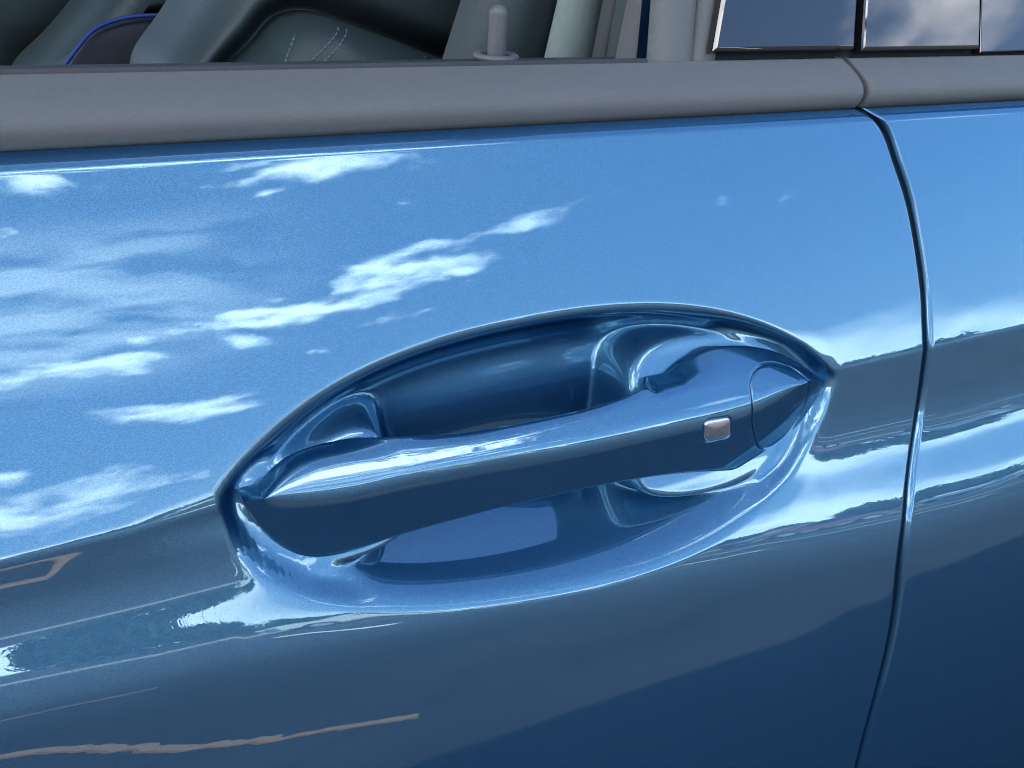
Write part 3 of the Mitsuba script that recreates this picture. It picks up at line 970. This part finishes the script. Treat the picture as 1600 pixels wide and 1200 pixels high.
KINDS = [tree_parts(3.4, 2.4, 1), tree_parts(3.9, 2.2, 2), tree_parts(2.6, 2.6, 3)]
r_ = np.random.default_rng(12)
crowns, trunks = [], []
for i in range(44):
    az_ = math.radians(-48 + 3.2 * i + r_.uniform(-1.5, 1.5))
    ds = r_.uniform(34, 58)
    M_ = trimesh.transformations.rotation_matrix(r_.uniform(0, 6.28), [0, 0, 1])
    M_[:3, :3] *= r_.uniform(0.8, 1.15)
    M_[:3, 3] = ds * math.sin(az_), -ds * math.cos(az_), -0.05
    for out, part in zip((crowns, trunks), KINDS[r_.integers(3)]):
        part = part.copy(); part.apply_transform(M_); out.append(part)
scene['tree_line__crowns'] = mikit.ply(join(*crowns), 'leaves')
scene['tree_line__trunks'] = mikit.ply(join(*trunks), 'bark')
labels['tree_line'] = {'label': 'far row of low green trees across the parking area, mirrored in the paint', 'category': 'trees', 'kind': 'stuff'}

# the kerb and pavement before the trees, and three cars parked along it
put('pavement', box((-60, -19.5, -0.02), (90, -16.5, 0.12)), 'concrete', False)
labels['pavement'] = {'label': 'pale concrete pavement before the trees', 'kind': 'structure'}


def parked_car(key, x, y, paint, label, rot=0.0):
    """A five-door car: lofted body and cabin, glass, wheels and lights."""
    side = np.array([(-2.15, 0.32), (-2.2, 0.62), (-2.0, 0.78), (-1.1, 0.93), (-0.9, 0.96), (1.75, 0.98), (2.1, 0.9), (2.2, 0.6), (2.12, 0.32)])
    cabin = np.array([(-1.05, 0.92), (-0.25, 1.40), (0.25, 1.46), (1.15, 1.43), (1.95, 0.95)])

    def loft(poly, w0, w1, z0, z1, n=9):
        c = np.vstack([poly, poly[:1]])
        q = []
        for a, b in zip(c[:-1], c[1:]):
            q += [a + (b - a) * t for t in np.linspace(0, 1, 6)[:-1]]
        q = np.array(q); mid = q.mean(0); rows = []
        for t in np.linspace(-1, 1, n):
            sc = 1 - 0.07 * abs(t) ** 6
            p = mid + (q - mid) * sc
            w = w0 + (w1 - w0) * np.clip((p[:, 1] - z0) / (z1 - z0), 0, 1)
            rows.append(np.stack([p[:, 0], w * t, p[:, 1]], 1))
        g_ = tm(grid(np.array(rows), close_v=True))
        ends = [trimesh.Trimesh(np.vstack([r, r.mean(0)]), [[i, (i + 1) % len(r), len(r)] for i in range(len(r))], process=False) for r in (rows[0], rows[-1])]
        m = join(g_, *ends); m.fix_normals(); return m

    M_ = trimesh.transformations.rotation_matrix(rot, [0, 0, 1]); M_[:3, 3] = x, y, 0

    def add(part, mesh, mat, smooth=False):
        mesh = mesh.copy(); mesh.apply_transform(M_)
        k = '%s__%s' % (key, part); n = 1
        while k in scene: k = '%s__%s_%03d' % (key, part, n); n += 1
        scene[k] = mikit.ply(mesh, mat, smooth=smooth)

    add('body', loft(side, 0.90, 0.86, 0.3, 0.98), paint, 35)
    add('cabin', loft(cabin, 0.80, 0.60, 0.92, 1.46), paint, 35)
    gl_ = cabin.mean(0) + (cabin - cabin.mean(0)) * [0.9, 0.78]
    add('side_glass', loft(gl_, 0.81, 0.64, 0.92, 1.46), 'gloss_black', 35)
    for wx in (-1.35, 1.35):
        for wy in (-0.80, 0.80):
            c = trimesh.creation.cylinder(0.33, 0.22, sections=28); c.apply_transform(trimesh.transformations.rotation_matrix(math.pi / 2, [1, 0, 0])); c.apply_translation((wx, wy, 0.33))
            add('wheel', c, 'tyre', 35)
            c = trimesh.creation.cylinder(0.21, 0.235, sections=24); c.apply_transform(trimesh.transformations.rotation_matrix(math.pi / 2, [1, 0, 0])); c.apply_translation((wx, wy, 0.33))
            add('hubcap', c, 'button_metal', 35)
    for wy in (-0.68, 0.68):
        add('tail_light', box((2.10, wy - 0.14, 0.72), (2.2, wy + 0.14, 0.86)), 'red_lens')
        add('headlight', box((-2.16, wy - 0.16, 0.62), (-2.02, wy + 0.16, 0.74)), 'button_metal')
    labels[key] = {'label': label, 'category': 'car', 'group': 'cars parked along the pavement'}


parked_car('parked_car', 4.0, -14.6, 'white_car', 'white car parked along the far pavement')
parked_car('parked_car_001', 12.5, -14.4, 'red_car', 'dark red car parked along the far pavement')
parked_car('parked_car_002', 20.5, -14.7, 'grey_car', 'grey car parked along the far pavement')
parked_car('parked_car_003', -4.5, -14.5, 'grey_car', 'grey car parked at the left end of the row')
